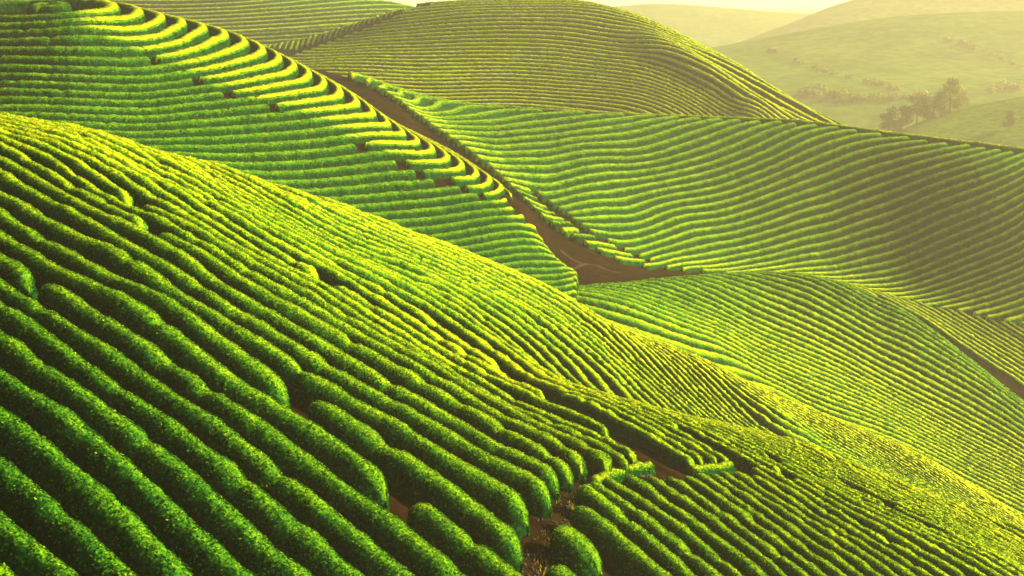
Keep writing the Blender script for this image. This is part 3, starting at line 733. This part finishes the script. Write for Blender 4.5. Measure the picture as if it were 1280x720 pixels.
# ------------------------------------------------------------------ litter and dry grass on the near path, worn wheel track in the clearing
M_DRY = leaf_mat('dry grass', [(0, (0.10, 0.08, 0.01)), (0.5, (0.22, 0.17, 0.015)), (1, (0.32, 0.26, 0.02))], 0.3)
M_STONE = ground_mat('grey brown stone', (0.05, 0.04, 0.03), (0.10, 0.085, 0.065), (0.17, 0.15, 0.12), scale=4, fine=30)
def scatter_path(poly, width, n, kind, rg, size):
    w = np.array([SA.w(p) for p in poly]); d = np.r_[0, np.cumsum(np.hypot(*np.diff(w, axis=0).T))]
    s = rg.random(n)*d[-1]; x = np.interp(s, d, w[:, 0])+rg.normal(0, width, n); y = np.interp(s, d, w[:, 1])+rg.normal(0, width, n)
    z = SA.z(x, y); Vs, Qs = [], []
    if kind == 'grass':
        a = rg.uniform(0, 6.28, n); h = size*rg.uniform(0.5, 1.5, n); b = 0.16*h+0.006
        l = rg.normal(0, 0.45, (n, 2))*h[:, None]
        p0 = np.stack([x-np.cos(a)*b, y-np.sin(a)*b, z-0.02], -1); p1 = np.stack([x+np.cos(a)*b, y+np.sin(a)*b, z-0.02], -1)
        p2 = np.stack([x+l[:, 0]+np.cos(a)*b*0.2, y+l[:, 1]+np.sin(a)*b*0.2, z+h], -1); p3 = np.stack([x+l[:, 0]-np.cos(a)*b*0.2, y+l[:, 1]-np.sin(a)*b*0.2, z+h], -1)
        return np.stack([p0, p1, p2, p3], 1).reshape(-1, 3), np.arange(4*n).reshape(-1, 4)
    cube = np.array([(-1,-1,-1),(1,-1,-1),(1,1,-1),(-1,1,-1),(-.7,-.6,1),(.6,-.7,1),(.7,.6,1),(-.6,.7,1)], float); q = np.array([(0,3,2,1),(4,5,6,7),(0,1,5,4),(1,2,6,5),(2,3,7,6),(3,0,4,7)])
    V = np.concatenate([cube*(size*rg.uniform(0.3, 1.6))*np.array([rg.uniform(.6, 1.3), rg.uniform(.6, 1.3), rg.uniform(.3, .7)])+rg.normal(0, 0.15*size, (8, 3))+np.array([x[i], y[i], z[i]+0.07]) for i in range(n)])
    return V, np.concatenate([q+8*i for i in range(n)])
rg = np.random.default_rng(77)
P1 = [(661,728),(672,704),(686,674),(703,645),(718,624),(745,612)]; P2 = [(718,612),(760,600),(800,596),(850,592),(900,588),(930,588)]; P3 = [(830,596),(812,578),(790,560)]
gv = [scatter_path([(680,690),(705,640),(716,622),(742,608)], 0.3, 450, 'grass', rg, 0.10), scatter_path(P2, 0.30, 2600, 'grass', rg, 0.09), scatter_path(P1, 0.4, 220, 'grass', rg, 0.08)]
o = 0; Vs, Qs = [], []
for V, Q in gv: Vs.append(V); Qs.append(Q+o); o += len(V)
link('grass', mesh_np('grass', np.concatenate(Vs), np.concatenate(Qs), [M_DRY]), kind='stuff', label='dry golden grass tufts along the dirt path')
gv = [scatter_path(p, 0.45, 260, 'stone', rg, 0.05) for p in (P1, P2, P3)]
o = 0; Vs, Qs = [], []
for V, Q in gv: Vs.append(V); Qs.append(Q+o); o += len(V)
link('gravel', mesh_np('gravel', np.concatenate(Vs), np.concatenate(Qs), [M_STONE]), kind='stuff', label='loose stones on the dirt path')
M_WORN = ground_mat('worn dusty track', (0.05, 0.03, 0.012), (0.075, 0.046, 0.02), (0.10, 0.065, 0.032))
def strip(sheet, pts, wid, name):
    w = np.array([sheet.w(p) for p in pts]); d = np.r_[0, np.cumsum(np.hypot(*np.diff(w, axis=0).T))]; s = np.arange(0, d[-1], 0.5)
    x, y = pchip(d, w[:, 0], s), pchip(d, w[:, 1], s); tx, ty = np.gradient(x), np.gradient(y); l = np.hypot(tx, ty)
    ww = wid*(0.6+0.4*vnoise(s*0.8, s*0, s*0, 3))*np.sin(np.linspace(0.15, 3.0, len(s)))**0.4
    V = []
    for k in (-1, -0.33, 0.33, 1):
        xx, yy = x+ty/l*ww*k*0.5, y-tx/l*ww*k*0.5; V.append(np.stack([xx, yy, sheet.z(xx, yy)+0.07*vnoise(xx*0.5, yy*0.5, xx*0, 21)+0.05], -1))
    V = np.stack(V, 1).reshape(-1, 3); a = (np.arange(len(s)-1)[:, None]*4+np.arange(3)[None, :]).ravel()
    link(name, mesh_np(name, V, np.stack([a, a+1, a+5, a+4], -1), [M_WORN], smooth=True), kind='structure')
strip(SD, [(700,306),(712,316),(728,323),(742,325),(758,331),(778,336)], 1.0, 'path')
strip(SD, [(716,331),(738,325),(752,328),(772,337)], 0.9, 'path')
# ------------------------------------------------------------------ trees
M_BARK = ground_mat('tree bark', (0.06, 0.045, 0.03), (0.10, 0.075, 0.05), (0.15, 0.12, 0.08), scale=3, fine=20)
M_CROWN = leaf_mat('tree leaves', [(0, (0.04, 0.06, 0.008)), (0.6, (0.09, 0.11, 0.012)), (1, (0.15, 0.15, 0.015))], 0.4)
def tube(p0, p1, r0, r1, k=7):
    p0, p1 = np.array(p0, float), np.array(p1, float); d = p1-p0; d /= np.linalg.norm(d)
    a = np.cross(d, [0.3, 0.9, 0.2]); a /= np.linalg.norm(a); b = np.cross(d, a)
    t = np.linspace(0, 2*math.pi, k, endpoint=False)
    ring = np.cos(t)[:, None]*a+np.sin(t)[:, None]*b
    V = np.concatenate([p0+ring*r0, p1+ring*r1]); i = np.arange(k); j = (i+1) % k
    return V, np.stack([i, j, j+k, i+k], -1)
def clumps(centres, rad, n, size, rg):
    c = centres[rg.integers(0, len(centres), n)]; rr_ = rad[rg.integers(0, len(rad), n)] if len(rad) > 1 else rad[0]
    d = rg.normal(0, 1, (n, 3)); d /= np.linalg.norm(d, axis=1, keepdims=True)
    p = c + d*(np.reshape(rr_, (-1, 1)) if np.ndim(rr_) else rr_)*rg.random((n, 1))**0.4*np.array([1, 1, 0.75])
    nr = rg.normal(0, 1, (n, 3)); nr[:, 2] += 0.5; nr /= np.linalg.norm(nr, axis=1, keepdims=True)
    t1 = np.cross(nr, rg.normal(0, 1, (n, 3))); t1 /= np.linalg.norm(t1, axis=1, keepdims=True); t2 = np.cross(nr, t1)
    z = size*rg.uniform(0.6, 1.3, (n, 1))
    return np.stack([p-t1*z, p+t2*z*0.6, p+t1*z, p-t2*z*0.6], 1).reshape(-1, 3), np.arange(n*4).reshape(-1, 4)
def tree(px, Y, h, spread, sheet, label, seed, dens=1.0):
    rg = np.random.default_rng(seed); X = (px-640)/F*Y; z = float(sheet.z(np.array([X]), np.array([Y]))[0])
    e = bpy.data.objects.new('tree', None); COL.objects.link(e); e.location = (X, Y, z); e['label'] = label; e['category'] = 'tree'; e['group'] = 'trees on the misty ridge'
    Vs, Qs, o, cs = [], [], 0, []
    lean = rg.normal(0, 0.06, 2)*h; th = h*0.5; top = np.array([lean[0], lean[1], th])
    parts = [((0, 0, -0.6), top*0.5, h*0.028, h*0.02), (top*0.5, top, h*0.02, h*0.012)]
    for k in range(9):
        a = k*2.4+rg.random(); up = rg.uniform(0.2, 0.9)*h; out_ = spread*rg.uniform(0.35, 0.95)*(1.15-up/h*0.7)
        s0 = top*rg.uniform(0.55, 1.0); mid = s0+np.array([math.cos(a)*out_*0.5, math.sin(a)*out_*0.5, (up-s0[2])*0.6]); end = np.array([lean[0]+math.cos(a)*out_, lean[1]+math.sin(a)*out_, up])
        parts += [(s0, mid, h*0.012, h*0.008), (mid, end, h*0.008, h*0.003)]; cs.append(end); cs.append(mid*0.4+end*0.6+rg.normal(0, 0.03*h, 3))
    for p in parts:
        V, Q = tube(*p); Vs.append(V); Qs.append(Q+o); o += len(V)
    t = link('trunk', mesh_np('trunk', np.concatenate(Vs), np.concatenate(Qs), [M_BARK])); t.parent = e
    V, Q = clumps(np.array(cs), rg.uniform(0.14, 0.25, 40)*h, int(2600*dens), 0.03*h, rg)
    c = link('crown', mesh_np('crown', V, Q, [M_CROWN])); c.parent = e
for k, (px, Y, h, sp, lb) in enumerate([(1112, 690, 9, 6.5, 'low bushy tree at the foot of the misty ridge clump'), (1127, 695, 10.5, 7, 'rounded tree second up in the misty ridge clump'),
        (1146, 700, 11.5, 7.5, 'broad olive tree midway up the misty ridge clump'), (1165, 704, 11.5, 7.5, 'spreading tree just below the tallest on the misty ridge'),
        (1187, 700, 13, 6.5, 'tallest tree topping the misty ridge clump'), (1205, 712, 6, 3.0, 'small scrubby tree uphill of the tallest misty tree'),
        (1262, 640, 7, 2.4, 'thin pale tree alone on the misty green rise'), (1277, 600, 10, 3.2, 'pale feathery treetop just above the crest hedge of the long slope')]):
    tree(px, Y, h, sp, SG0, lb, 100+k)
# far-off woods and hedgerows on the hazy hills
rg = np.random.default_rng(5); cs = []
def wood_line(sheet, pts, n, jit, rad):
    a = np.array(pts, float)
    for t in rg.random(n):
        px = np.interp(t, np.linspace(0, 1, len(a)), a[:, 0]) + rg.normal(0, jit); py = np.interp(t, np.linspace(0, 1, len(a)), a[:, 1]) + rg.normal(0, jit*0.15)
        Y = sheet.hit(px, py); X = (px-640)/F*Y; cs.append((X, Y, float(sheet.z(np.array([X]), np.array([Y]))[0])+rad*0.5, rad*rg.uniform(0.6, 1.3)))
wood_line(SG1, [(960, 62), (1010, 84), (1060, 98), (1120, 112)], 30, 2, 2.2)
wood_line(SG1, [(1185, 52), (1215, 58), (1250, 72), (1290, 96)], 16, 2, 2.2)
wood_line(SG1, [(1000, 118), (1080, 126), (1180, 122), (1290, 110)], 36, 9, 3.2)
cs = np.array(cs); Vs, Qs, o = [], [], 0
for x, y, z, r_ in cs:
    V, Q = clumps(np.array([[x, y, z]]), np.array([r_]), 90, 0.28*r_, rg); Vs.append(V); Qs.append(Q+o); o += len(V)
link('far_off_woods', mesh_np('far_off_woods', np.concatenate(Vs), np.concatenate(Qs), [M_CROWN]), kind='stuff', label='faint tree lines and scrub on the hazy far hills')
# ------------------------------------------------------------------ air, sky, sun
SUN_AZ, SUN_EL = 70.0, 22.0
hz = bpy.data.meshes.new('haze')
x0, x1, y0, y1, z0, z1 = -2400, 2400, -300, 4200, -7.5, 150
hz.from_pydata([(x, y, z) for x in (x0, x1) for y in (y0, y1) for z in (z0, z1)], [], [(0,1,3,2),(4,6,7,5),(0,4,5,1),(2,3,7,6),(0,2,6,4),(1,5,7,3)])
m, nt, out = new_mat('haze'); pv = N(nt, 'ShaderNodeVolumePrincipled'); pv.inputs['Color'].default_value = (1.0, 0.84, 0.50, 1); pv.inputs['Density'].default_value = 0.00026; pv.inputs['Anisotropy'].default_value = 0.5
nt.links.new(pv.outputs[0], out.inputs['Volume']); hz.materials.append(m)
link('haze', hz, kind='stuff')

w = bpy.data.worlds.new('World'); scene.world = w; w.use_nodes = True
nt = w.node_tree; nt.nodes.clear(); out = nt.nodes.new('ShaderNodeOutputWorld'); bg = nt.nodes.new('ShaderNodeBackground'); sky = nt.nodes.new('ShaderNodeTexSky')
sky.sky_type = 'NISHITA'; sky.sun_disc = False; sky.sun_elevation = R(SUN_EL); sky.sun_rotation = R(SUN_AZ); sky.dust_density = 1.0; sky.air_density = 1.0
bg.inputs[1].default_value = 0.05
nt.links.new(sky.outputs[0], bg.inputs[0]); nt.links.new(bg.outputs[0], out.inputs[0])
sd = bpy.data.lights.new('sun', 'SUN'); sd.energy = 5.0; sd.angle = R(0.6); sd.color = (1.0, 0.89, 0.58)
so_ = bpy.data.objects.new('sun', sd); COL.objects.link(so_)
from mathutils import Vector
sv_ = Vector((math.sin(R(SUN_AZ))*math.cos(R(SUN_EL)), math.cos(R(SUN_AZ))*math.cos(R(SUN_EL)), math.sin(R(SUN_EL))))
so_.rotation_euler = sv_.to_track_quat('Z', 'Y').to_euler()

cd = bpy.data.cameras.new('camera'); cam = bpy.data.objects.new('camera', cd); COL.objects.link(cam); scene.camera = cam
cam.location = (0, 0, CAMZ); cam.rotation_euler = (R(90), 0, 0)
cd.sensor_width = 36; cd.lens = 36*F/1280; cd.shift_y = -(360-HOR)/1280; cd.clip_start = 1; cd.clip_end = 20000
scene.view_settings.view_transform = 'Standard'; scene.view_settings.look = 'None'; scene.view_settings.gamma = 1; scene.view_settings.exposure = 2.25
scene.cycles.max_bounces = 6; scene.cycles.transparent_max_bounces = 4; scene.cycles.volume_bounces = 0
scene.cycles.use_denoising = True
print('done', round(time.time()-T0, 1))
